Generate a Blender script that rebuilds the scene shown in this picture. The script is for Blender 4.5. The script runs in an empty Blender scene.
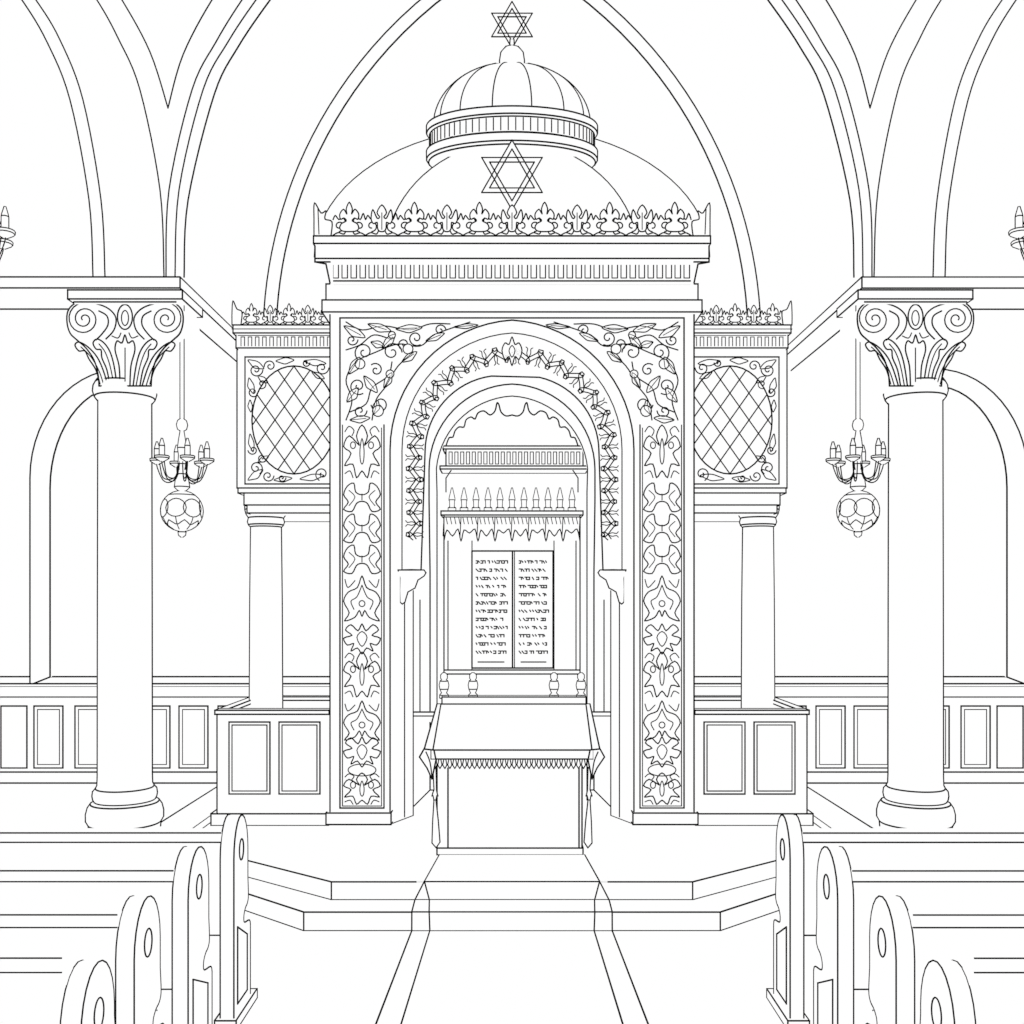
import bpy, math, random
from mathutils import Vector
random.seed(7)
F=1000.0; H=2.2; HY=600.0
INK=0.00084
sc=bpy.context.scene
# ---------- materials ----------
def mat(name,col,noise=False):
    m=bpy.data.materials.new(name); m.use_nodes=True
    nt=m.node_tree; nt.nodes.clear()
    o=nt.nodes.new('ShaderNodeOutputMaterial'); e=nt.nodes.new('ShaderNodeEmission')
    e.inputs[0].default_value=(*col,1); e.inputs[1].default_value=1.0
    nt.links.new(e.outputs[0],o.inputs[0]); return m
PAPER=mat('self_lit_white',(1,1,1)); BLACK=mat('black_ink',(0.006,0.006,0.006))  # white glows by itself: flat brightness put into every surface, no lamp
w=bpy.data.worlds.new('world'); sc.world=w; w.use_nodes=True
w.node_tree.nodes['Background'].inputs[0].default_value=(1,1,1,1)
w.node_tree.nodes['Background'].inputs[1].default_value=1
sc.view_settings.view_transform='Standard'

def W(px,py,d): return Vector(((px-512)*d/F,d,H+(HY-py)*d/F))
def smooth(p,closed=False,n=5):
    L=len(p); out=[]
    rng=range(L) if closed else range(L-1)
    for i in rng:
        if closed: a,b,c,d=[p[(i+k)%L] for k in (-1,0,1,2)]
        else: a,b,c,d=p[max(i-1,0)],p[i],p[i+1],p[min(i+2,L-1)]
        for k in range(n):
            t=k/n
            out.append(tuple(0.5*((2*b[j])+(-a[j]+c[j])*t+(2*a[j]-5*b[j]+4*c[j]-d[j])*t*t+(-a[j]+3*b[j]-3*c[j]+d[j])*t**3) for j in range(len(b))))
    if not closed: out.append(tuple(p[-1]))
    return out
class Ob:
    def __init__(s,name,d):
        s.name=name; s.v=[]; s.f=[]; s.m=[]; s.r=INK*d; s.d=d
    def add(s,vs,fs,m=0):
        o=len(s.v); s.v+= [tuple(v) for v in vs]
        for f in fs: s.f.append([i+o for i in f]); s.m.append(m)
    def _tube(s,P,closed,r):
        n=len(P); K=5
        T=[]
        for i in range(n):
            a=P[i-1] if (i>0 or closed) else P[i]
            b=P[(i+1)%n] if (i<n-1 or closed) else P[i]
            t=(b-a); T.append(t.normalized() if t.length>1e-9 else Vector((0,0,1)))
        if not closed:
            P=list(P); P[0]=P[0]-T[0]*r*.6; P[-1]=P[-1]+T[-1]*r*.6
        up=Vector((0,0,1)) if abs(T[0].z)<.9 else Vector((1,0,0))
        nr=T[0].cross(up).normalized(); vs=[]
        for i in range(n):
            nr=nr-T[i]*nr.dot(T[i])
            if nr.length<1e-6: nr=T[i].orthogonal()
            nr.normalize(); bn=T[i].cross(nr)
            for k in range(K):
                a=2*math.pi*k/K; vs.append(P[i]+nr*(r*math.cos(a))+bn*(r*math.sin(a)))
        fs=[]
        for i in range(n if closed else n-1):
            j=(i+1)%n
            for k in range(K):
                l=(k+1)%K; fs.append([i*K+k,i*K+l,j*K+l,j*K+k])
        if not closed:
            fs.append(list(range(K))[::-1]); fs.append([(n-1)*K+k for k in range(K)])
        s.add(vs,fs,1)
    def line(s,pts,closed=False,r=None):
        r=r or s.r
        P=[Vector(p) for p in pts]; Q=[P[0]]
        for p in P[1:]:
            if (p-Q[-1]).length>1e-5: Q.append(p)
        if closed and len(Q)>2 and (Q[0]-Q[-1]).length<1e-5: Q.pop()
        n=len(Q)
        if n<2: return
        sharp=[]
        for i in range(n):
            if not closed and (i==0 or i==n-1): continue
            a=Q[i]-Q[i-1]; b=Q[(i+1)%n]-Q[i]
            if a.angle(b,0)>0.5: sharp.append(i)
        if closed:
            if not sharp: s._tube(Q,True,r); return
            Q=Q[sharp[0]:]+Q[:sharp[0]]; sh=[i-sharp[0] for i in sharp]+[n]; Q=Q+[Q[0]]
        else: sh=[0]+sharp+[n-1]
        for a,b in zip(sh[:-1],sh[1:]):
            if b>a: s._tube(Q[a:b+1],False,r)
    def pl(s,pts,d,closed=False,r=None):       # drawing on a vertical frontal plane
        s.line([W(x,y,d) for x,y in pts],closed,r)
    def box(s,x0,x1,y0,y1,z0,z1,ink=True):
        v=[(x,y,z) for z in (z0,z1) for y in (y0,y1) for x in (x0,x1)]
        s.add(v,[(0,2,3,1),(4,5,7,6),(0,1,5,4),(2,6,7,3),(0,4,6,2),(1,3,7,5)])
        if ink:
            for a,b in ((0,1),(2,3),(4,5),(6,7),(0,2),(1,3),(4,6),(5,7),(0,4),(1,5),(2,6),(3,7)):
                s.line([v[a],v[b]])
    def pbox(s,a,b,t,u,d,th,ink=True):
        p=W(min(a,b),u,d); q=W(max(a,b),t,d)
        s.box(p.x,q.x,d,d+th,p.z,q.z,ink)
    def rect(s,a,b,t,u,d,r=None):
        s.pl([(a,t),(b,t),(b,u),(a,u)],d,True,r)
    def plate(s,pts,d,th,ink=True,back=False,r=None):
        P=[W(x,y,d) for x,y in pts]; n=len(P); B=[p+Vector((0,th,0)) for p in P]
        s.add(P+B,[list(range(n)),list(range(2*n-1,n-1,-1))]+[[i,i+n,(i+1)%n+n,(i+1)%n] for i in range(n)])
        if ink: s.line(P,True,r)
        if back: s.line(B,True,r)
    def prism(s,pts,z0,z1):
        n=len(pts); P=[Vector((x,y,z0)) for x,y in pts]+[Vector((x,y,z1)) for x,y in pts]
        s.add(P,[list(range(n))[::-1],list(range(n,2*n))]+[[i,(i+1)%n,(i+1)%n+n,i+n] for i in range(n)])
        s.line(P[:n],True); s.line(P[n:],True)
        for i in range(n): s.line([P[i],P[i+n]])
    def lathe(s,cx,cy,prof,sy=1.0,n=48,contour=True,r=None):
        # prof: (radius,z,ring)  bottom -> top
        r=r or s.r; m=len(prof); vs=[]
        for p in prof:
            for k in range(n):
                a=2*math.pi*k/n; vs.append((cx+p[0]*math.cos(a),cy+p[0]*sy*math.sin(a),p[1]))
        fs=[]
        for i in range(m-1):
            for k in range(n):
                l=(k+1)%n; fs.append([i*n+k,i*n+l,(i+1)*n+l,(i+1)*n+k])
        fs.append(list(range(n))[::-1]); fs.append([(m-1)*n+k for k in range(n)])
        s.add(vs,fs)
        for p in prof:
            if len(p)>2 and p[2] and p[0]>1e-4:
                s.line([(cx+(p[0]+r*.3)*math.cos(2*math.pi*k/n),cy+(p[0]+r*.3)*sy*math.sin(2*math.pi*k/n),p[1]) for k in range(n)],True,r)
        if not contour: return
        seg=[]
        for i in range(m-1):
            dr=prof[i+1][0]-prof[i][0]; dz=prof[i+1][1]-prof[i][1]; L=math.hypot(dr,dz) or 1
            seg.append((dz/L,-dr/L))
        def root(i,nn):
            rr,z=prof[i][0],prof[i][1]; res=[]
            if rr<1e-5: return None
            def f(a):
                c,q=math.cos(a),math.sin(a)
                return nn[0]*c*(cx+rr*c)+nn[0]*q/sy*(cy+rr*sy*q)+nn[1]*(z-H)
            N=180; pv=f(0)
            for k in range(1,N+1):
                a=2*math.pi*k/N; cv=f(a)
                if (pv<0)!=(cv<0):
                    a0=a-2*math.pi/N; t=pv/(pv-cv); aa=a0+t*2*math.pi/N
                    nv=Vector((nn[0]*math.cos(aa),nn[0]*math.sin(aa)/sy,nn[1])).normalized()
                    res.append(Vector((cx+rr*math.cos(aa),cy+rr*sy*math.sin(aa),z))+nv*r*.5)
                pv=cv
            if len(res)!=2: return None
            res.sort(key=lambda p:p.x/p.y); return res
        L=[];R=[]
        def flush(join=False):
            nonlocal L,R
            if join and L: s.line(L+R[::-1],False,r)
            elif len(L)>1: s.line(L,False,r); s.line(R,False,r)
            L=[];R=[]
        for i in range(m-1):
            for e in (0,1):
                nn=seg[i]; j=i+e
                o=seg[i-1] if e==0 and i>0 else (seg[i+1] if e==1 and i<m-2 else None)
                if o and nn[0]*o[0]+nn[1]*o[1]>.8: nn=((nn[0]+o[0])/2,(nn[1]+o[1])/2)
                elif e==0 and i>0: flush()
                q=root(j,nn)
                if q is None: 
                    if L and e==1 and (L[-1]-R[-1]).length<0.5*prof[i][0]*2: flush(True)
                    else: flush()
                else: L.append(q[0]); R.append(q[1])
        if L and prof[-1][0]<prof[max(0,m-3)][0]*.7: flush(True)
        flush()
    def platheprof(s,d,prof):
        return [(p[0]*d/F,H+(HY-p[1])*d/F,p[2] if len(p)>2 else 0) for p in prof]
    def plathe(s,px,d,prof,**k):
        s.lathe((px-512)*d/F,d,s.platheprof(d,prof),**k)
    def done(s):
        me=bpy.data.meshes.new(s.name); me.from_pydata(s.v,[],s.f)
        me.materials.append(PAPER); me.materials.append(BLACK)
        me.polygons.foreach_set('material_index',s.m); me.update()
        o=bpy.data.objects.new(s.name,me); sc.collection.objects.link(o); return o
def garch(w,h,ys,cx=512,n=16):
    R=(w*w+h*h)/(2*w); out=[]
    amax=math.asin(min(1,h/R)) if h<=R else math.pi/2
    for i in range(n+1):
        a=amax*i/n; out.append((cx-w+R-R*math.cos(a),ys-R*math.sin(a)))
    return out+[(2*cx-x,y) for x,y in out[-2::-1]]
def ell(cx,cy,rx,ry,n=24): return [(cx+rx*math.cos(2*math.pi*k/n),cy+ry*math.sin(2*math.pi*k/n)) for k in range(n)]
def spiral(cx,cy,r,turns,a0,dr=1,r1=.18,n=None):
    n=n or int(14*turns)+4
    return [(cx+r*(1-(1-r1)*i/n)*math.cos(a0+dr*2*math.pi*turns*i/n),cy+r*(1-(1-r1)*i/n)*math.sin(a0+dr*2*math.pi*turns*i/n)) for i in range(n+1)]
def sym(cx,cy,half,sx,sy):
    R=[(cx+x*sx,cy-y*sy) for x,y in half]; L=[(cx-x*sx,cy-y*sy) for x,y in half[::-1]]
    out=R+L; q=[out[0]]
    for p in out[1:]:
        if math.hypot(p[0]-q[-1][0],p[1]-q[-1][1])>.05: q.append(p)
    if math.hypot(q[0][0]-q[-1][0],q[0][1]-q[-1][1])<.05: q.pop()
    return q
def leaf(cx,cy,L,a,wd):
    pts=[(0,0),(.25,.6),(.5,1),(.75,.6),(1,0),(.75,-.6),(.5,-.8),(.25,-.5)]
    return [(cx+x*L*math.cos(a)-y*wd*math.sin(a),cy+x*L*math.sin(a)+y*wd*math.cos(a)) for x,y in pts]
MX=lambda pts:[(1024-x,y) for x,y in pts]
FLEUR=[(0,1),(.16,.78),(.13,.6),(.3,.76),(.5,.6),(.46,.42),(.28,.46),(.16,.36),(.42,.26),(.5,.1),(.3,0)]
LEAFY=[(0,1),(.22,.72),(.10,.55),(.22,.5),(.42,.82),(.5,.5),(.40,.30),(.22,.34),(.2,.12),(.1,0)]

# ---------- shell ----------
def shell(name,x0,x1,y0,y1,z0,z1):
    o=Ob(name,8); o.box(x0,x1,y0,y1,z0,z1,False); return o
o=shell('floor',-7.1,7.1,-1.5,12.2,-.1,0)
o.r=INK*10.5
for s in(-1,1):
    o.line([(s*3.47,9.6,.002),(s*3.47,11.85,.002)])
o.done()
shell('ceiling',-7.1,7.1,-1.5,12.2,10.5,10.6).done()
shell('wall_left',-7.1,-7,-1.5,12.2,0,10.5).done()
shell('wall_right',7,7.1,-1.5,12.2,0,10.5).done()
shell('wall_back',-7,7,12.02,12.2,0,10.5).done()
# side blind arches on back wall
def qarch(x0,xc,ys,yt,n=14):
    return [(xc-(xc-x0)*math.cos(math.pi/2*i/n),ys-(ys-yt)*math.sin(math.pi/2*i/n)) for i in range(n+1)]
for s in (0,1):
    o=Ob('trim_%d'%(s+1),12)
    A=[(30,685)]+qarch(30,122,478,369); B=[(50,677)]+qarch(50,122,488,386)
    if s: A=[(x+34,y) for x,y in MX(A)]; B=[(x+33,y) for x,y in MX(B)]
    P=A+B[::-1]; o.plate(P,11.93,.08,False); o.pl(A,11.93); o.pl(B,11.93)
    o.pl([A[0],B[0]],11.92)
    o.done()
# ---------- apse arch ----------
o=Ob('apse_arch_trim',11.8); 
def rib(x0,ys,xt,yt,y_end,n=26):
    dx=xt-x0; h=ys-yt; R=(dx*dx+h*h)/(2*dx)
    out=[]
    for i in range(n+1):
        y=ys-(ys-y_end)*i/n; hh=ys-y
        out.append((x0+R-math.sqrt(max(R*R-hh*hh,0)),y))
    return out
A=rib(263,340,420,0,-40); B=rib(276,340,440,0,-40)
for m in (0,1):
    a,b=(A,B) if not m else (MX(A),MX(B))
    o.plate(a+b[::-1],11.8,.2,False); o.pl(a,11.8); o.pl(b,11.8)
o.done()
# ---------- nave arcade ----------
DB=9.40
cur={
 'L1':[(105,277),(101,200),(83,100),(60,40),(36,0),(2,-45)],
 'L2':[(93,277),(89,200),(70,100),(47,42),(22,0),(-12,-45)],
 'L3':[(164,277),(160,190),(140,90),(118,38),(97,0),(66,-45)],
 'L4':[(168,108),(150,52),(122,0),(92,-45)],
 'L5':[(168,108),(183,55),(212,0),(245,-45)],
 'L6':[(166,277),(169,190),(192,90),(216,42),(242,0),(275,-45)],
 'L7':[(175,277),(179,190),(203,90),(228,42),(256,0),(290,-45)],
 'L8':[(184,277),(188,200),(214,95),(238,47),(270,0),(305,-45)]}
for s in (0,1):
    o=Ob('nave_arch',9.3)
    C={k:smooth(v,n=6) for k,v in cur.items()}
    if s: C={k:[(x+14,y) for x,y in MX(v)] for k,v in C.items()}
    o.plate(C['L2']+C['L8'][::-1],DB+.12,.4,False)
    for k in C:
        o.pl(C[k],DB+.12)
    o.done()
# ---------- entablature beams ----------
for s in (-1,1):
    o=Ob('entablature_beam',9.6)
    xi=.332*DB if s<0 else .350*DB
    def bx(a,b,y0,y1,z0,z1,ink=False):
        o.box(min(s*a,s*b),max(s*a,s*b),y0,y1,z0,z1,ink)
    zt=H+.323*DB; zm=H+.312*DB; zb=H+.293*DB
    bx(xi,6.99,DB,10.2,zm,zt); bx(xi,4.6,DB,12,zm,zt)
    bx(xi+.06,6.99,DB+.07,10.1,zb,zm); bx(xi+.06,4.5,DB+.07,12,zb,zm)
    for (x,y,z) in ((xi,DB,zt),(xi,DB,zm),(xi+.06,DB+.07,zb)):
        o.line([(s*6.99,y,z),(s*x,y,z),(s*x,12,z)])
    o.line([(s*xi,DB,zm),(s*xi,DB,zt)])
    o.done()
# ---------- columns ----------
for s,cxp in((-1,125),(1,915.5)):
    d=9.62; df=9.37; o=Ob('corinthian_column',9.5)
    cx=(cxp-512)*d/F
    def pr(L): return [(p[0]*d/F, H+(HY-p[1])*d/F,p[2] if len(p)>2 else 0) for p in L]
    base=[(33,829,0),(33.5,822.5,1),(36,818,0),(36,812),(34.5,806),(32,802,1),(28,800,1),(29.5,797),(30,794),(29.5,790),(27,787,1),(25.5,784,0),(25.2,775,0),(25,600),(24.6,398,1)]
    b0=pr(base); b0[0]=(b0[0][0],0.0,0)
    o.lathe(cx,d,b0)
    o.lathe(cx,d,pr([(25,402),(28,398,1),(29.5,393),(29,388),(27,384,1),(25,381)]))
    sil=[(26,386),(27,374),(31,360),(39,348),(48,340),(55,333),(58,322),(57,311),(51,304),(44,302)]
    S=smooth([(cxp+u,y) for u,y in sil],False,4); S2=[(2*cxp-x,y) for x,y in S]
    o.plate(S+S2[::-1],df,2*(d-df),True,back=False)
    for dd_ in(df-.004,2*d-df+.004):
        def g_(pts,closed=False,n=4,th=.9):
            for m in(-1,1): o.pl(smooth([(cxp+m*u,y) for u,y in pts],closed,n),dd_,closed,o.r*th)
        for m in(-1,1):
            o.pl([(cxp+m*u,y) for u,y in spiral(41,319,16.5,2.3,-1.5,1,.12,44)],dd_,r=o.r*.8)
        g_([(42,302.5),(28,304),(16,309),(9,318),(11,330),(19,339)])
        g_([(26,311),(18,316),(17,325),(23,334),(29,340)])
        o.pl([(cxp+u,y) for u,y in ell(0,317,7.5,12.5,22)],dd_,True,o.r*.9)
        o.pl([(cxp+u,y) for u,y in ell(0,318,3.6,7.5,18)],dd_,True,o.r*.7)
        # acanthus leaves with curled tips
        o.pl(smooth([(cxp-5,386),(cxp-6,366),(cxp-10,350),(cxp-8,341),(cxp-3,343),(cxp,335),(cxp+3,343),(cxp+8,341),(cxp+10,350),(cxp+6,366),(cxp+5,386)],False,4),dd_,r=o.r*.9)
        o.pl([(cxp,384),(cxp,348)],dd_,r=o.r*.7)
        g_([(8,386),(11,366),(15,352),(21,343),(28,339),(32,343),(29,349),(24,350),(23,358),(18,370),(15,386)])
        g_([(11,386),(15,366),(20,352),(26,344)],th=.7)
        g_([(17,386),(22,370),(28,357),(37,347),(46,342),(50,345),(46,351),(40,351),(36,359),(29,370),(25,384)])
        g_([(21,386),(26,371),(34,357),(44,347)],th=.7)
        g_([(4,333),(7,338),(13,336)],th=.7)
    h=57*df/F; hy=.30
    cxx=(cxp-512)*(df-.05)/F
    z=lambda y:H+(HY-y)*(df-.05)/F
    o.box(cxx-h*.9,cxx+h*.9,df-.03,d+hy,z(303),z(297),False); o.pl([(cxp-51,302),(cxp+51,302)],df-.03)
    o.box(cxx-h,cxx+h,df-.05,d+hy,z(299),z(290))
    o.done()
# ---------- wainscot ----------
o=Ob('wainscot_panelling',11.85)
D=11.85; zt=H-.086*D
o.box(-6.99,6.99,D,12.0,0.0,zt,False)
for y in (686,772,783): o.pl([(-77,y),(1101,y)],D)
o.pl([(-60,697),(1084,697)],D,r=o.r*.8)
o.box(-6.99,6.99,D-.03,12.0,zt,zt+.03,False); 
o.line([(-6.99,D-.03,zt+.03),(6.99,D-.03,zt+.03)]); o.line([(-6.99,11.99,zt+.10),(6.99,11.99,zt+.10)])
for a,b in [(-24,-4),(1,27),(34,63),(75,127),(133,170),(179,208),(218,262),(270,325)]:
    for m in(0,1):
        p,q=(a,b) if not m else (1024-b+0,1024-a+0)
        o.rect(p,q,706,768,D); 
        if 28<b-a: o.rect(p+3.5,q-3.5,709.5,764.5,D,o.r*.6)
o.done()
# ---------- platform ----------
o=Ob('bimah_platform',7)
def octp(f,x0,x1,yk,yb): return [(-x0,f),(x0,f),(x1,yk),(x1,yb),(-x1,yb),(-x1,yk)]
o.prism(octp(6.65,1.385,2.9,7.95,11.80),0.0,.125)
o.prism(octp(6.92,1.25,2.64,8.0,11.78),.125,.25)
o.done()
# ---------- carpet ----------
o=Ob('carpet_runner',6.2)
path=[(6.915,.256),(6.91,.131),(6.64,.131),(6.64,.006),(2.0,.006)]
for (a,b) in zip(path[:-1],path[1:]):
    v=[(-.66,*a),(.66,*a),(.66,*b),(-.66,*b)]
    o.add(v,[(0,1,2,3)])
o.add([(-.555,7.63,.256),(.555,7.63,.256),(.605,6.91,.256),(-.605,6.91,.256)],[(0,1,2,3)])
for s in(-1,1):
    o.line([(s*.555,7.63,.256),(s*.605,6.91,.256)])
    o.line([(s*.605,6.91,.256),(s*.57,6.9,.131),(s*.55,6.64,.131),(s*.545,6.635,.006),(s*.635,2.0,.006)])
    o.line([(s*.605,6.91,.256),(s*.67,6.9,.131),(s*.665,6.64,.131),(s*.665,6.635,.006),(s*.79,2.0,.006)])
o.line([(-.605,6.905,.256),(.605,6.905,.256)])
o.line([(-.665,6.635,.131),(.665,6.635,.131)])
o.line([(-.665,6.63,.006),(.665,6.63,.006)])
o.line([(-.66,6.9,.133),(.66,6.9,.133)],r=o.r*.8)
o.done()
# ---------- pews ----------
for s in(-1,1):
    for y0,zt,xo,L in((5.14,1.065,0,.27),(4.42,1.07,.01,.30),(3.80,1.03,.03,.28),(3.34,.94,.05,.28)):
        o=Ob('wooden_pew',y0+.1)
        xa=1.43+(xo if s>0 else 0)+(0 if s>0 else xo*.2); xb=xa+.07
        rr=L/2
        prof=[(y0,0),(y0,zt-.22)]
        for i in range(0,13):
            a=math.pi-math.pi*i/12; prof.append((y0+rr+rr*math.cos(a),zt-.2+.2*math.sin(a)))
        prof+=smooth([(y0+L,.70),(y0+L+.01,.60),(y0+L-.01,.565),(y0+L-.05,.55),(y0+L-.08,.52),(y0+L-.07,.48),(y0+L+.03,.46),(y0+L+.05,.43)],n=4)
        prof+=[(y0+L+.05,.05),(y0+L+.05,0)]
        n=len(prof)
        A=[Vector((s*xa,y,z)) for y,z in prof]; B=[Vector((s*xb,y,z)) for y,z in prof]
        o.add(A+B,[list(range(n)),list(range(2*n-1,n-1,-1))]+[[i,(i+1)%n,(i+1)%n+n,i+n] for i in range(n)])
        o.line(A,True); o.line(B,True)
        o.line([(s*(xa-.003),y0+rr+.04*math.cos(t*math.pi/10),zt-.18+.055*math.sin(t*math.pi/10)) for t in range(20)],True)
        o.line([(s*(xa-.003),y,z) for y,z in((y0+.06,.10),(y0+.06,.50),(y0+L-.02,.40),(y0+L-.02,.10))],True)
        o.box(min(s*(xa-.02),s*(xb+.02)),max(s*(xa-.02),s*(xb+.02)),y0-.03,y0+L+.12,0.0,.05)
        xe=6.4
        def bx(x0,x1,a,b,c,dd): o.box(min(s*x0,s*x1),max(s*x0,s*x1),a,b,c,dd,False)
        bx(xb,xe,y0+.05,y0+.1,.1,.95); bx(xb,xe,y0+.01,y0+.12,.95,1.0)
        bx(xb,xe,y0+.1,y0+.44,.42,.46); bx(xe,xe+.07,y0,y0+.44,0,1.0)
        for z,yy in((1.0,y0+.01),(.952,y0+.01),(.46,y0+.05)): o.line([(s*xb,yy,z),(s*xe,yy,z)])
        o.line([(s*xb,y0+.44,.46),(s*xe,y0+.44,.46)])
        o.done()
# ---------- torah ark ----------
o=Ob('torah_ark',8.67); D=8.67; th=o.r*.82
# front slab with pointed opening
ar=garch(122,130,450)
slab=[(330,813),(330,300),(694,300),(694,813),(634,813)]+ar[::-1]+[(390,813)]
o.plate(slab,D,.18,True)
for m in(0,1):
    g=(lambda P:P) if not m else MX
    a,b=g([(326,0),(391,0)])[0][0],g([(326,0),(391,0)])[1][0]
    o.pbox(a,b,813,824.5,D-.04,.5)
    x=W(330,0,D).x*(1 if not m else -1)
    o.box(min(x,x+(.04 if not m else -.04)),max(x,x+(.04 if not m else -.04)),D+.1,10.6,.25,5.0,False)
    # splayed reveal
    p=[W(390,0,D).x,W(413,0,9.04).x]; sg=1 if not m else -1
    v=[(sg*p[0],D+.02,.25),(sg*p[1],9.04,.25),(sg*p[1],9.04,2.45),(sg*p[0],D+.02,2.45)]
    o.add(v,[(0,1,2,3)])
    o.line([v[0],v[1]]); o.line([v[1],v[2]])
    o.line([(sg*(p[0]+(p[1]-p[0])*.62),8.9,.27),(sg*(p[0]+(p[1]-p[0])*.62),8.9,2.4)],r=th)
    o.pl(g([(340,318),(340,808),(384,808),(384,425)]),D); 
    o.pl(g([(342.5,425),(342.5,806),(381.5,806),(381.5,428)]),D,r=th*.8)
    o.pl(g([(420,600),(420,712)]),9.045,r=th)
    # impost + bracket
    Q=smooth(g([(398,570),(424,570),(424,576),(418,580),(415,588),(408,592),(405,602),(400,602),(400,578)]),False,2)
    o.plate(Q,8.84,.3,True,r=th)
    # base mouldings beside table
    o.pbox(*sorted([g([(414,0)])[0][0],g([(440,0)])[0][0]]),712,722,8.98,.2,False)
    o.pl(g([(414,712),(440,712)]),8.98); o.pl(g([(414,716),(440,716)]),8.98,r=th)
    o.pl(g([(414,806),(430,790),(437,790)]),8.98,r=th)
o.pl([(340,318),(684,318)],D); 
# ring slab with ornament
outer=garch(126,133,450); inner=garch(87,76,452)
o.plate([(386,570)]+outer+[(638,570),(603,570)]+inner[::-1]+[(421,570)],8.84,.14,False)
o.pl([(402,570)]+garch(110,117,450)+[(622,570)],8.84,r=th)
o.pl([(421,570)]+inner+[(603,570)],8.84)
o.pl([(421,570),(398,570)],8.84);o.pl([(603,570),(626,570)],8.84)
w_,h_=97.5,95; leg=90
cp=[(512-w_,450+leg*(1-i/6)) for i in range(0,6)]+garch(w_,h_,450,n=14)+[(512+w_,450+leg*(i/6)) for i in range(1,7)]
cl=[0]
for a,b in zip(cp[:-1],cp[1:]): cl.append(cl[-1]+math.hypot(b[0]-a[0],b[1]-a[1]))
def at(sx):
    for i in range(len(cp)-1):
        if cl[i+1]>=sx:
            t=(sx-cl[i])/(cl[i+1]-cl[i]); a,b=cp[i],cp[i+1]
            tx,ty=(b[0]-a[0]),(b[1]-a[1]); L=math.hypot(tx,ty); tx/=L;ty/=L
            return (a[0]+(b[0]-a[0])*t,a[1]+(b[1]-a[1])*t,tx,ty)
    return (*cp[-1],0,1)
TL=cl[-1]
def loc(sx,v):
    x,y,tx,ty=at(min(max(sx,0),TL)); nx,ny=ty,-tx
    return (x+nx*v,y+ny*v)
# wavy scroll band: ribbon meander with small curls in each bay
NU=22; per=TL/NU; K=18; mid=[]
for i in range(NU*K+1):
    ph=2*math.pi*i/K
    mid.append((i*per/K+per*.13*math.sin(2*ph),(6.2+.8*math.sin(i*1.3/K*6.28/3))*math.sin(ph)))
def offs(P,o_):
    out=[]
    for i in range(len(P)):
        a=P[max(i-1,0)]; b=P[min(i+1,len(P)-1)]
        tx,ty=b[0]-a[0],b[1]-a[1]; L=math.hypot(tx,ty) or 1
        out.append((P[i][0]-ty/L*o_,P[i][1]+tx/L*o_))
    return out
e1=[loc(u,v) for u,v in offs(mid,-2.0)]; e2=[loc(u,v) for u,v in offs(mid,2.0)]
o.pl(e1,8.83,r=th*.9); o.pl(e2,8.83,r=th*.9)
for i in range(NU):
    for sg,ph in((1,.75),(-1,.25)):
        u0=per*(i+ph)
        # a small lobed leaf tucked in every bend
        o.pl(smooth([loc(u0+du*per,sg*v) for du,v in((-.13,8.8),(-.05,7),(-.08,2.5),(0,-1),(.08,2.5),(.05,7),(.13,8.8))],False,3),8.83,r=th*.75)
o.plate(smooth(sym(512,352,[(0,1),(.3,.5),(.7,.6),(1,.1),(.7,-.5),(.3,-.3),(0,-.9)],10,15),True,3),8.825,.01,True,r=th)
o.pl(smooth(sym(512,352,[(0,.5),(.3,.1),(0,-.4)],10,13),True,3),8.82,True,th*.8)
# inner opening frame
f2=garch(83,86,470)
o.plate([(398,812),(398,340),(626,340),(626,812),(594,812)]+f2[::-1]+[(430,812)],9.05,.12,False)
o.pl([(430,790),(430,572),(429,500)]+f2+[(595,500),(594,572),(594,790)],9.05)
f3=garch(76,80,476)
o.plate([(410,812),(410,350),(614,350),(614,812),(588,812),(588,520)]+f3[::-1]+[(436,520),(436,812)],9.25,.1,False)
o.pl([(437,800),(437,492)]+f3[1:-1]+[(587,492),(587,800)],9.25,r=th)
# niche back
o.pbox(400,624,330,824,10.5,.1,False)
# scalloped canopy
half=[(0,415),(6,416),(11,412),(13,405),(15,403),(17,411),(22,415),(28,411),(34,413),(37,419),(41,417),(46,420),(48,427),(53,427),(57,431),(59,437),(63,438),(66,446)]
hs=smooth(half,False,3)
cn=[(512-a,b) for a,b in hs[::-1]]+[(512+a,b) for a,b in hs[1:]]
o.plate(cn,9.6,.1,True)
# architrave with colonnettes
o.pbox(443,586,446,449,9.55,.3); o.pbox(446,583,449,466,9.6,.3)
o.pbox(440,588,466,469,9.52,.3)
for i in range(23):
    x=449+i*5.8
    o.rect(x,x+3.2,452,464,9.6,th*.8)
o.pl([(452,469),(446,478),(446,492)],9.6,r=th);o.pl([(572,469),(578,478),(578,492)],9.6,r=th)
# inner cabinet
o.pbox(444,580,513,700,9.7,.6); 
for x in(448,576): o.pl([(x,541),(x,670)],9.7,r=th)
o.pl([(444,670),(580,670)],9.7); o.pl([(444,674),(580,674)],9.7)
o.pl([(472,670),(472,541)],9.7,r=th);o.pl([(554,670),(554,541)],9.7,r=th)
o.pbox(441,583,511,515,9.62,.3)
# valance drapery
xs=[444+136*i/8 for i in range(9)]
bot=[]
for i in range(8):
    a,b=xs[i],xs[i+1]; bot+=[(a,541),(a+3,530),((a+b)/2,533 if i%2 else 536),(b-3,529)]
bot.append((580,541))
bot=smooth(bot,False,3)
o.plate([(444,517),(580,517)]+bot[::-1],9.6,.08,True,r=th)
x=446
while x<578:
    o.pl([(x,517),(x+1.5,524)],9.6,r=th*.7); x+=4.2
for i in range(9): o.pl([(xs[i],518),(xs[i]-1,536)],9.6,r=th*.8)
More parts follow.
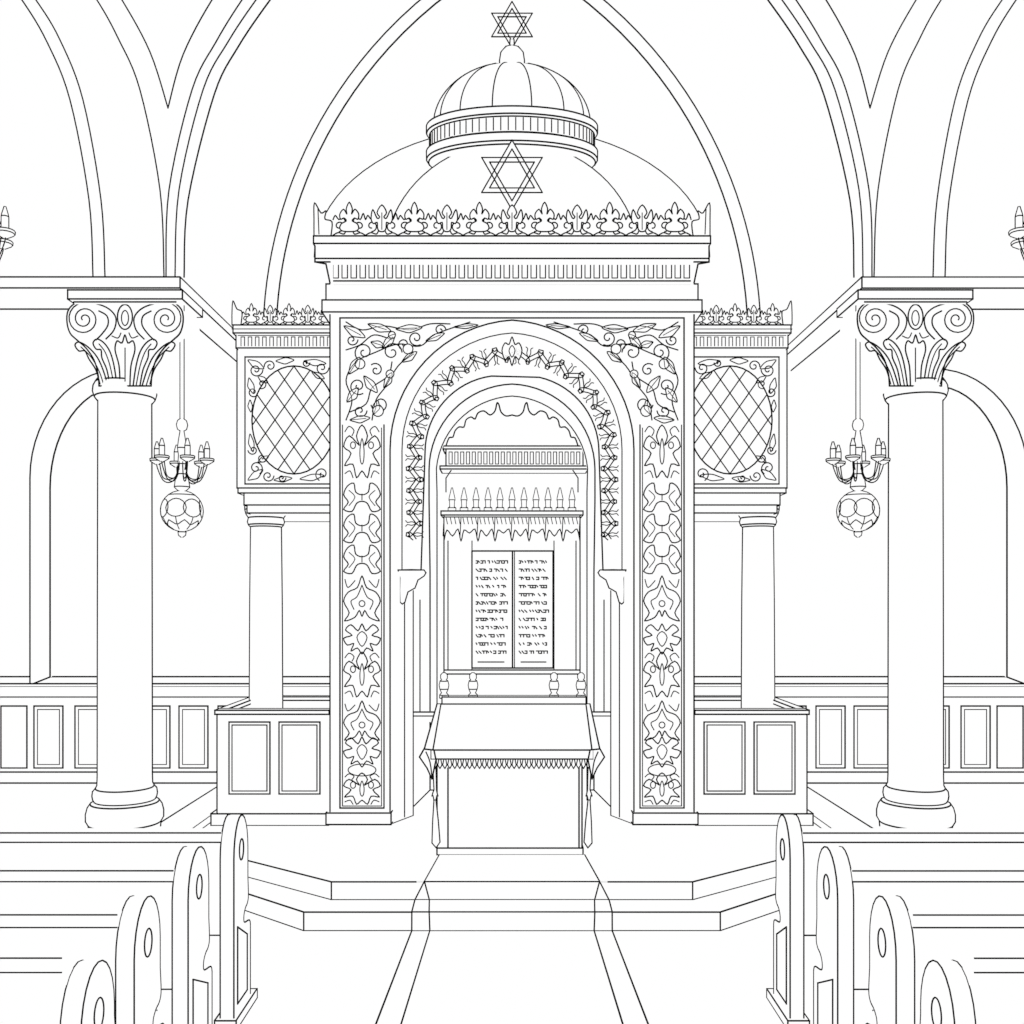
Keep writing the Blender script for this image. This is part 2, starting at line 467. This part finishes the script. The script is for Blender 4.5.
# candles on shelf
for i in range(11):
    x=452+i*12
    o.plathe(x,9.72,[(3.6,511,1),(3.6,508,1),(2,507),(2.2,501),(2.8,500,1),(2.6,498),(1.2,492),(.3,488)],n=10,r=th*.75)
# entablature
o.pbox(322,702,300,312,8.6,2.0); o.pbox(326,698,284,300,8.62,1.95)
o.pbox(330,694,257,284,8.6,1.95,False)
o.pl([(330,257),(330,281),(694,281),(694,257)],8.6)
for i in range(40):
    x=333+i*9.0
    o.pl([(x,278),(x,263),(x+1.5,260.5),(x+4,260.5),(x+5.5,263),(x+5.5,278)],8.6,True,th*.9)
o.plate([(315,243),(709,243),(709,262),(698,262),(694,283),(694,259),(330,259),(330,283),(326,262),(315,262)],8.45,.2,False)
o.pl([(315,243),(315,262),(326,264),(330,283)],8.45);o.pl([(709,243),(709,262),(698,264),(694,283)],8.45)
o.pl([(315,258.5),(709,258.5)],8.45); o.pl([(315,262),(330,262)],8.45); o.pl([(694,262),(709,262)],8.45)
o.pbox(313.5,710.5,236,243.5,8.4,2.1)
# cresting: alternating fleurs and leafy scrolls
def crest(x0,x1,yb,yt,n,d,lw=1.0):
    hgt=yb-yt; st=(x1-x0)/n; t_=th*lw
    o.plate([(x0,yb),(x0,yb-hgt*.40),(x1,yb-hgt*.40),(x1,yb)],d+.03,.02,False)
    for i in range(n+1):
        c=x0+st*i
        for m in(-1,1):
            if (i==0 and m<0) or (i==n and m>0): continue
            o.pl(spiral(c+m*st*.19,yb-hgt*.30,hgt*.17,1.0,math.pi*.5,-m,.35),d,r=t_)
            o.pl(smooth([(c,yb-hgt*.02),(c+m*st*.16,yb-hgt*.10),(c+m*st*.34,yb-hgt*.06),(c+m*st*.42,yb-hgt*.22)],False,4),d,r=t_)
        a_=[(c-st*.40,yb-hgt*.40),(c-st*.30,yb-hgt*.60),(c-st*.16,yb-hgt*.50),(c-st*.07,yb-hgt*.68),(c,yb-hgt*.5),(c+st*.07,yb-hgt*.62),(c+st*.18,yb-hgt*.50),(c+st*.30,yb-hgt*.57),(c+st*.40,yb-hgt*.40)]
        if i==0: a_=a_[4:]
        if i==n: a_=a_[:5]
        o.pl(smooth(a_,False,4),d,r=t_)
    for i in range(n):
        c=x0+st*(i+.5)
        sh=FLEUR if i%2==0 else LEAFY
        o.plate(smooth(sym(c,yb-hgt*.14,sh,st*(.58 if i%2==0 else .66),hgt*(.88 if i%2==0 else .80)),True,3),d-.01,.03,True,r=t_)
        if i%2: o.pl([(c,yb-hgt*.2),(c,yb-hgt*.7)],d-.012,r=t_*.7)
crest(333,691,236,203,11,8.42)
for m in(0,1):
    g=(lambda P:P) if not m else MX
    o.plate(smooth(g([(314,236),(314,220),(314.5,203),(321,213),(326,211),(325,219),(332,222),(331,236)]),False,4),8.42,.03,True,r=th)
    o.pl(g([(318,209),(319,234)]),8.41,r=th*.8)
# domes
def domep(rx,yb,sh,n=20,top=.02):
    return [(rx*math.cos(math.pi/2*i/n),yb-sh*math.sin(math.pi/2*i/n)) for i in range(n)]+[(rx*top,yb-sh)]
o.plathe(512,9.65,domep(197,258,128),sy=.28,n=72)
o.plathe(512,8.95,domep(127,262,118),sy=.38,n=64)
dd=9.0
o.plathe(512,dd,[(83,163,1),(85,160,1),(85,152,1),(82,151,1),(82,136,1),(85,134,1),(85,127,1),(80,126,1)],sy=.5,n=64)
dp=domep(78,126,60)
o.plathe(512,dd,dp,sy=.5,n=64)
dw=o.platheprof(dd,dp)
for a_ in(-64,-40,-14,14,40,64):
    a=-math.pi/2+math.radians(a_)
    o.line([((q[0]+.004)*math.cos(a),dd+(q[0]+.004)*.5*math.sin(a),q[1]) for q in dw[:-1]],r=th)
for k in range(36):
    a=math.pi+math.pi*(k+.5)/36; R=82.6*dd/F
    X,Y=R*math.cos(a),dd+R*.5*math.sin(a)
    o.line([(X,Y,H+(HY-149)*dd/F),(X,Y,H+(HY-137.5)*dd/F)],r=th*.9)
o.plathe(512,dd,[(11.4,68,0),(12,61,0),(11,54,0),(8,50),(4,48),(1.8,46.5),(1.5,40)],n=24)
def star(c,cy,R,d,t=.03,q=.70):
    for flip in(1,-1):
        O=[(c+R*math.sin(2*math.pi*k/3),cy-flip*R*math.cos(2*math.pi*k/3)) for k in range(3)]
        I=[(c+(R*q)*math.sin(2*math.pi*k/3),cy-flip*(R*q)*math.cos(2*math.pi*k/3)) for k in range(3)]
        for k in range(3):
            l=(k+1)%3; o.plate([O[k],O[l],I[l],I[k]],d,t,False)
        o.pl(O,d,True,th); o.pl(I,d,True,th)
star(512,25,23.5,9.0); star(512,175,35,8.45,q=.74)
# jamb ornaments
BOW=[(0,-.3),(.3,-.45),(.55,-1),(1,-.85),(.75,-.35),(1,.15),(.8,.75),(.45,.95),(.35,.35),(0,.15)]
PAL=[(0,1),(.22,.55),(.6,.95),(.9,.6),(.55,.25),(1,.05),(.8,-.4),(.45,-.3),(.6,-.8),(.25,-.6),(0,-1)]
FLM=[(0,1),(.25,.5),(.75,.3),(1,-.1),(.7,-.6),(.95,-.95),(.4,-.8),(.15,-.5),(0,-.75)]
TRE=[(0,1),(.3,.6),(.15,.25),(.7,.6),(1,.2),(.6,-.05),(.95,-.5),(.5,-.45),(.3,-.95),(0,-.7)]
mot=[(TRE,452,27),(BOW,497,14.5),(BOW,528,14.5),(BOW,559,14.5),(FLM,599,23),(PAL,639,15),(TRE,675,23),(FLM,721,20),(PAL,752,15),(TRE,789,16)]
for m in(0,1):
    g=(lambda P:P) if not m else MX
    for k,(sh,cy,hh) in enumerate(mot):
        o.plate(smooth(g(sym(362,cy,sh,18.3,hh)),True,3),D-.012,.015,True,r=th)
        if sh is TRE:
            o.pl(smooth(g(sym(362,cy,[(0,.5),(.12,.1),(.1,-.3),(0,-.45)],17,hh)),True,3),D-.013,True,th*.8)
            for q in(-1,1):
                o.pl(g(ell(362+q*9,cy-hh*.25,2.6,3.4,10)),D-.013,True,th*.8)
                o.pl(smooth(g([(362+q*17,cy-hh*.75),(362+q*13,cy-hh*.95),(362+q*8,cy-hh*.8),(362+q*10,cy-hh*.6)]),False,3),D-.005,r=th*.8)
                o.pl(smooth(g([(362+q*17,cy+hh*.8),(362+q*12,cy+hh*.7),(362+q*9,cy+hh*.95)]),False,3),D-.005,r=th*.8)
        if sh is FLM:
            for q in(-1,1):
                o.pl(smooth(g([(362,cy-hh*.6),(362+q*5,cy-hh*.1),(362+q*11,cy+hh*.1),(362+q*8,cy+hh*.45)]),False,4),D-.013,r=th*.8)
                o.pl(smooth(g([(362+q*17,cy-hh*.85),(362+q*14,cy-hh*.5),(362+q*7,cy-hh*.8)]),False,4),D-.005,r=th*.8)
            o.pl(g(ell(362,cy+hh*.2,3,3,12)),D-.013,True,th*.8)
        if sh is PAL: o.pl(smooth(g(sym(362,cy,[(0,.5),(.3,.1),(0,-.5)],17,hh)),True,3),D-.013,True,th*.8)
        if sh is BOW:
            o.pl(g([(362,cy-3),(362,cy+3)]),D-.013,r=th*.8)
            for q in(-1,1): o.pl(smooth(g([(362+q*13,cy+hh*.6),(362+q*7,cy),(362+q*13,cy-hh*.45)]),False,3),D-.013,r=th*.7)
    o.pl(g(ell(362,770,14,6,20)),D-.013,True,th*.8)
    # spandrel vines
    vines=[[(346,420),(352,400),(346,380),(356,362),(376,352),(398,344),(420,346),(436,334),(470,322)],
           [(346,322),(362,330),(384,326),(410,330),(430,324),(450,324)],
           [(350,412),(366,404),(372,388),(388,376),(392,362)],
           [(346,350),(360,345),(374,335),(392,340)],
           [(372,420),(376,400),(386,386),(398,366),(414,352)]]
    for v in vines: o.pl(smooth(g(v),False,5),D-.004,r=th)
    for (cx_,cy_,r_,tr,a0,dr) in[(364,352,10,1.4,2,1),(392,352,10,1.3,0,-1),(358,386,9,1.4,1,1),(380,404,9,1.3,3,-1),(416,338,8,1.3,1,1),(376,370,7,1.2,4,1),(440,330,6,1.2,0,-1),(360,411,7,1.2,0,1),(352,340,6,1.2,0,1),(404,344,6,1.2,2,1)]:
        o.pl(g(spiral(cx_,cy_,r_,tr,a0,dr)),D-.004,r=th)
    for (cx_,cy_,L,a,wd) in[(344,326,24,.5,5),(368,324,24,.3,4.5),(349,374,20,-1.0,5),(396,329,26,-.05,4.5),(382,348,19,-.8,4.5),(364,376,21,.9,5),(347,402,18,-.9,5),(402,362,18,-.6,4),(426,341,20,-.4,3.5),(454,327,24,-.08,2.6),(384,388,17,-1.1,4),(350,420,20,-.1,4),(371,342,14,.3,4),(374,414,14,-1.3,4)]:
        P=leaf(cx_,cy_,L,a,wd); o.plate(smooth(g(P),True,3),D-.008,.01,True,r=th*.9)
        o.pl(g([(cx_,cy_),(cx_+L*.8*math.cos(a),cy_+L*.8*math.sin(a))]),D-.01,r=th*.6)
    for (x,y,r_) in[(378,411,5.5),(408,349,5),(360,364,5),(392,335,3.5),(390,374,4)]: o.plate(g(ell(x,y,r_,r_,14)),D-.011,.01,True,r=th*.9)
# ---- wings ----
DW=9.3
for m in(0,1):
    g=(lambda P:P) if not m else MX
    def gb(a,b,t,u,d,th_,ink=True):
        if m: a,b=1024-b,1024-a
        o.pbox(a,b,t,u,d,th_,ink)
    gb(237,334,348,488,DW,1.2); gb(245,334,357,484,DW-.001,.01)
    gb(233,334,325,333,DW-.12,1.4); gb(236,334,333,348,DW-.06,1.3)
    for i in range(13): 
        x=241+i*7.2; o.pl(g([(x,346),(x,337),(x+3.6,337),(x+3.6,346)]),DW-.06,r=th*.8); 
    o.pl(g([(238,335.5),(330,335.5)]),DW-.06,r=th*.7); o.pl(g([(232,329),(330,329)]),DW-.12,r=th*.8)
    gb(238,334,488,493,DW-.04,1.25); gb(244,334,493,505,DW+.02,1.1); gb(247,334,505,513,DW+.06,1.0)
    if not m: crest(242,336,325,304,5,DW-.1,.85)
    else: crest(688,782,325,304,5,DW-.1,.85)
    o.plate(smooth(g([(232,325),(232,312),(233,301),(237,309),(242,312),(241,325)]),False,4),DW-.1,.03,True,r=th)
    # medallion
    C=(294,420); rx,ry=42,54
    for sgn in(-1,1):
        for k in range(-6,7):
            px_,py_=C[0]+k*19,C[1]; seg=[]
            for q in range(-100,101):
                x=px_+q*.6; y=py_+sgn*q*.85
                if ((x-C[0])/rx)**2+((y-C[1])/ry)**2<=1: seg.append((x,y))
            if len(seg)>1: o.pl(g([seg[0],seg[-1]]),DW-.014,r=th)
    o.plate(g(ell(*C,rx,ry,40)),DW-.012,.01,True)
    for (x,y,r_,tr,a0,dr) in[(256,370,7,1.4,0,1),(262,384,5,1.2,2,-1),(270,366,6,1.3,3,1),(253,392,5,1.2,1,1),(256,468,7,1.4,1,-1),(268,476,6,1.3,0,1),(253,450,5,1.2,3,-1),(322,368,7,1.3,0,1),(322,474,7,1.3,2,1),(282,478,4,1.2,0,1),(306,363,4,1.2,0,1),(262,458,5,1.2,0,1)]:
        o.pl(g(spiral(x,y,r_,tr,a0,dr)),DW-.01,r=th)
    for (x,y,L,a,wd) in[(248,360,18,.5,4),(276,361,18,-.05,3.5),(304,361,22,.12,3.5),(249,378,16,1.3,3.5),(250,434,18,1.4,3),(248,480,18,-.6,4),(274,480,18,-.1,3),(300,479,24,-.15,3.5),(250,400,12,1.5,2.5),(312,372,14,.5,3),(258,376,12,.6,3),(258,462,12,-.5,3)]:
        o.plate(smooth(g(leaf(x,y,L,a,wd)),True,3),DW-.011,.01,True,r=th*.9)
    # wing pillars
    X=266 if not m else 758
    pp=[(18.5,720),(18.5,712,1),(15.8,708),(15.8,705,0),(15.3,600),(14.5,527,1),(16.5,525,1),(17.5,522),(16.5,518,1),(19,514),(20,510,1),(20,506,1)]
    pw=o.platheprof(9.6,pp); pw[0]=(pw[0][0],.25,0); pw[1]=(pw[1][0],.4,0)
    o.lathe((X-512)*9.6/F,9.6,pw)
o.done()
# ---------- decalogue tablets ----------
o=Ob('decalogue_tablets',9.5); d=9.66
o.pbox(472,553,551,668,d,.035); o.pl([(512.5,551),(512.5,668)],d); o.pl([(514.5,551),(514.5,668)],d,r=o.r*.6)
for (a,b) in((476,508),(519,550)):
    y=562
    while y<657:
        x=a; end=b-(random.random()*3)
        while x<end-1:
            wd=random.choice([1.6,2.0,2.4])
            k=random.random(); h=1.2
            if k<.35: P=[(x,y-h),(x+wd,y-h),(x+wd,y+h)]
            elif k<.6: P=[(x,y+h),(x+wd,y+h),(x+wd,y-h),(x,y-h)]
            elif k<.8: P=[(x,y-h),(x+wd,y+h)]
            else: P=[(x,y-h),(x+wd*.5,y),(x+wd*.5,y+h*.4)]
            o.pl(P,d-.002,r=o.r*.75)
            x+=wd+random.choice([.8,.8,1.0,2.6])
        y+=8.2
    o.pl([(a+2,662),(b-4,662)],d,r=o.r*.8)
o.done()
# ---------- reading table ----------
o=Ob('reading_table',7.65); D=7.65
o.pbox(437,582,752,848,D,.8,False); o.pbox(437,583,848,855,D-.01,.85)
o.pl([(437,766),(437,850)],D);o.pl([(582,766),(582,850)],D)
for x in(448,579): o.pl([(x,768),(x,848)],D)
A=[W(437,704,8.5),W(590,704,8.5),W(600,750,7.6),W(424,750,7.6)]
B=[Vector((p.x,p.y,1.02)) for p in A]
o.add(A+B,[(0,1,2,3),(7,6,5,4),(0,4,5,1),(1,5,6,2),(2,6,7,3),(3,7,4,0)])
for a,b in((0,1),(1,2),(3,0)): o.line([A[a],A[b]])
o.line([W(434,750,7.6),W(591,750,7.6)])
o.line([W(441,704,8.5),W(433,750,7.6)]) ;o.line([W(586,704,8.5),W(592,750,7.6)])
o.plate([(431,750),(593,750),(593,759),(431,759)],7.59,.03,True)
for i in range(32):
    x=434+i*4.95
    o.pl([(x,759),(x-1.2,765),(x+1,768.5),(x+3,765),(x+1.8,759)],7.59,r=o.r*.7)
for m in(0,1):
    g=(lambda P:P) if not m else MX
    o.plate(g([(424,749),(434,750),(436,760),(432,779),(427,768),(419.5,757)]),7.585,.03,True)
    o.pl(smooth(g([(426,752),(430,762),(432,777)]),False,3),7.58,r=o.r*.8)
    o.plate(smooth(g([(433,768),(436,768),(436.5,790),(438,796),(436,800),(440,842),(432,843),(434,800),(432,796),(434,790)]),False,2),7.6,.02,True,r=o.r*.8)
    o.pl(g([(433.5,800),(436.5,800)]),7.595,r=o.r*.7)
o.pbox(442,586,697,704,8.46,.12)
for x in(444,473,554,581):
    o.plathe(x,8.52,[(4,698,1),(4,695,1),(2,693),(3.8,689,1),(4.5,685),(3.5,681,1),(1.8,680),(3,678),(3,675),(1,673)],n=16,r=o.r*.75)
o.done()
# ---------- enclosures beside the ark ----------
for m in(0,1):
    o=Ob('panelled_enclosure',8.67)
    def X(px): return (px-512)*8.67/F*(1 if not m else -1)
    def gb(a,b,y0,y1,z0,z1,ink=True): o.box(min(a,b),max(a,b),y0,y1,z0,z1,ink)
    zt=H-.110*8.67
    zb=H-.213*8.67
    gb(X(217),X(330),8.67,8.75,.25,zt-.03,False)
    gb(X(212),X(329),8.64,8.8,.25,zb)
    gb(X(215.5),X(329.5),8.65,8.77,zt-.035,zt)
    gb(X(217),X(224),8.75,9.9,.25,zt-.03,False)
    gb(X(215.5),X(225),8.77,9.95,zt-.035,zt)
    gb(X(225),X(329.5),9.85,9.95,zt-.035,zt); gb(X(225),X(329.5),9.87,9.93,.25,zt-.035,False)
    o.line([(X(217),8.67,.35),(X(217),8.67,zt)]); 
    for a,b in((229,270),(279,320)):
        for k,(e) in enumerate((0,3)):
            p=[(a+e,722+e),(b-e,722+e),(b-e,794-e),(a+e,794-e)]
            if m: p=MX(p)
            o.pl(p,8.67,True,o.r*(1 if e==0 else .8))
    o.done()
# ---------- chandeliers ----------
def chand(cxp,d,y0,ytop,sc_=1.0,globe=True,name='candle_chandelier'):
    o=Ob(name,d); t=o.r*.72; cx=(cxp-512)*d/F; u=d/F*sc_
    Z=lambda yy:H+(HY-y0)*d/F-(yy-470)*u
    def L(prof,x=0,y=0,n=20,**k): o.lathe(cx+x,d+y,[(a*u,Z(b),c) for a,b,c in prof],n=n,r=t,**k)
    zt=H+(HY-ytop)*d/F
    o.lathe(cx,d,[(1.6*u,Z(424),0),(1.6*u,zt,0)],n=10,r=t)
    L([(1,431,0),(4,429,0),(5,425,0),(4,421,0),(1.5,419,0)])
    L([(2,470,0),(3.5,464,1),(3,455,0),(4,448,1),(3,440,0),(1.5,431,0)])
    L([(2,492,0),(7,487,1),(6,480,0),(3,474,1),(4,470,0)])
    for k in range(6):
        a=math.pi*k/3+.0
        ca,sa=math.cos(a),math.sin(a)
        for R,dp in((25.5,14),(22.5,9)):
            P=[( cx+ca*u*rr,d+sa*u*rr,Z(yy)) for rr,yy in smooth([(3,462+(14-dp)*.3),(6,474+dp*.2),(12,474+dp*.6),(19,473+dp*.5),(R-1,468),(R,461)],False,4)]
            o.line(P,False,t)
        x,y=ca*25*u,sa*25*u
        L([(1.5,464,0),(6.2,461,1),(6.4,459,1)],x,y,14)
        L([(2.2,459,0),(2.2,449,1),(1.8,447,0),(.4,442,0)],x,y,10)
    if globe:
        gp=[(max(20*math.sin(math.pi*i/14),1.0),511+20*math.cos(math.pi*i/14),1 if i in(11,) else 0) for i in range(15)]
        L(gp,n=28)
        G=lambda a,yy: (lambda rr:(cx+rr*math.cos(a)*u,d+rr*math.sin(a)*u,Z(yy)))(math.sqrt(max(20.4**2-(yy-511)**2,.3)))
        for k in range(7):
            a0=2*math.pi*k/7-math.pi/2
            # rounded lattice: interlocking petals
            o.line([G(a0+.52*math.cos(q*math.pi/8),509+9*math.sin(q*math.pi/8)) for q in range(16)],True,t*.9)
            o.line([G(a0+.45*q,522+5*(1-abs(q))-1) for q in(-1,-.6,-.2,.2,.6,1)],False,t*.9)
            o.line([G(a0,y_) for y_ in (518,522,526,529.5)],False,t*.8)
    L([(.6,537,0),(3,535,0),(3.5,532,1),(2,530,0),(3,529,0)] if globe else [(.6,500,0),(3,497,0),(3,492,0)])
    o.done()
chand(182,9.52,470,305); chand(858,9.52,470,305)
chand(-30,8.4,246,-190,1.4,False); chand(1054,8.4,246,-190,1.4,False)
# ---------- camera ----------
cd=bpy.data.cameras.new('camera'); co=bpy.data.objects.new('camera',cd); sc.collection.objects.link(co)
co.location=(0,0,H); co.rotation_euler=(math.pi/2,0,0)
cd.sensor_width=36; cd.lens=36*F/1024; cd.shift_y=(HY-512)/1024; cd.clip_start=.05
sc.camera=co
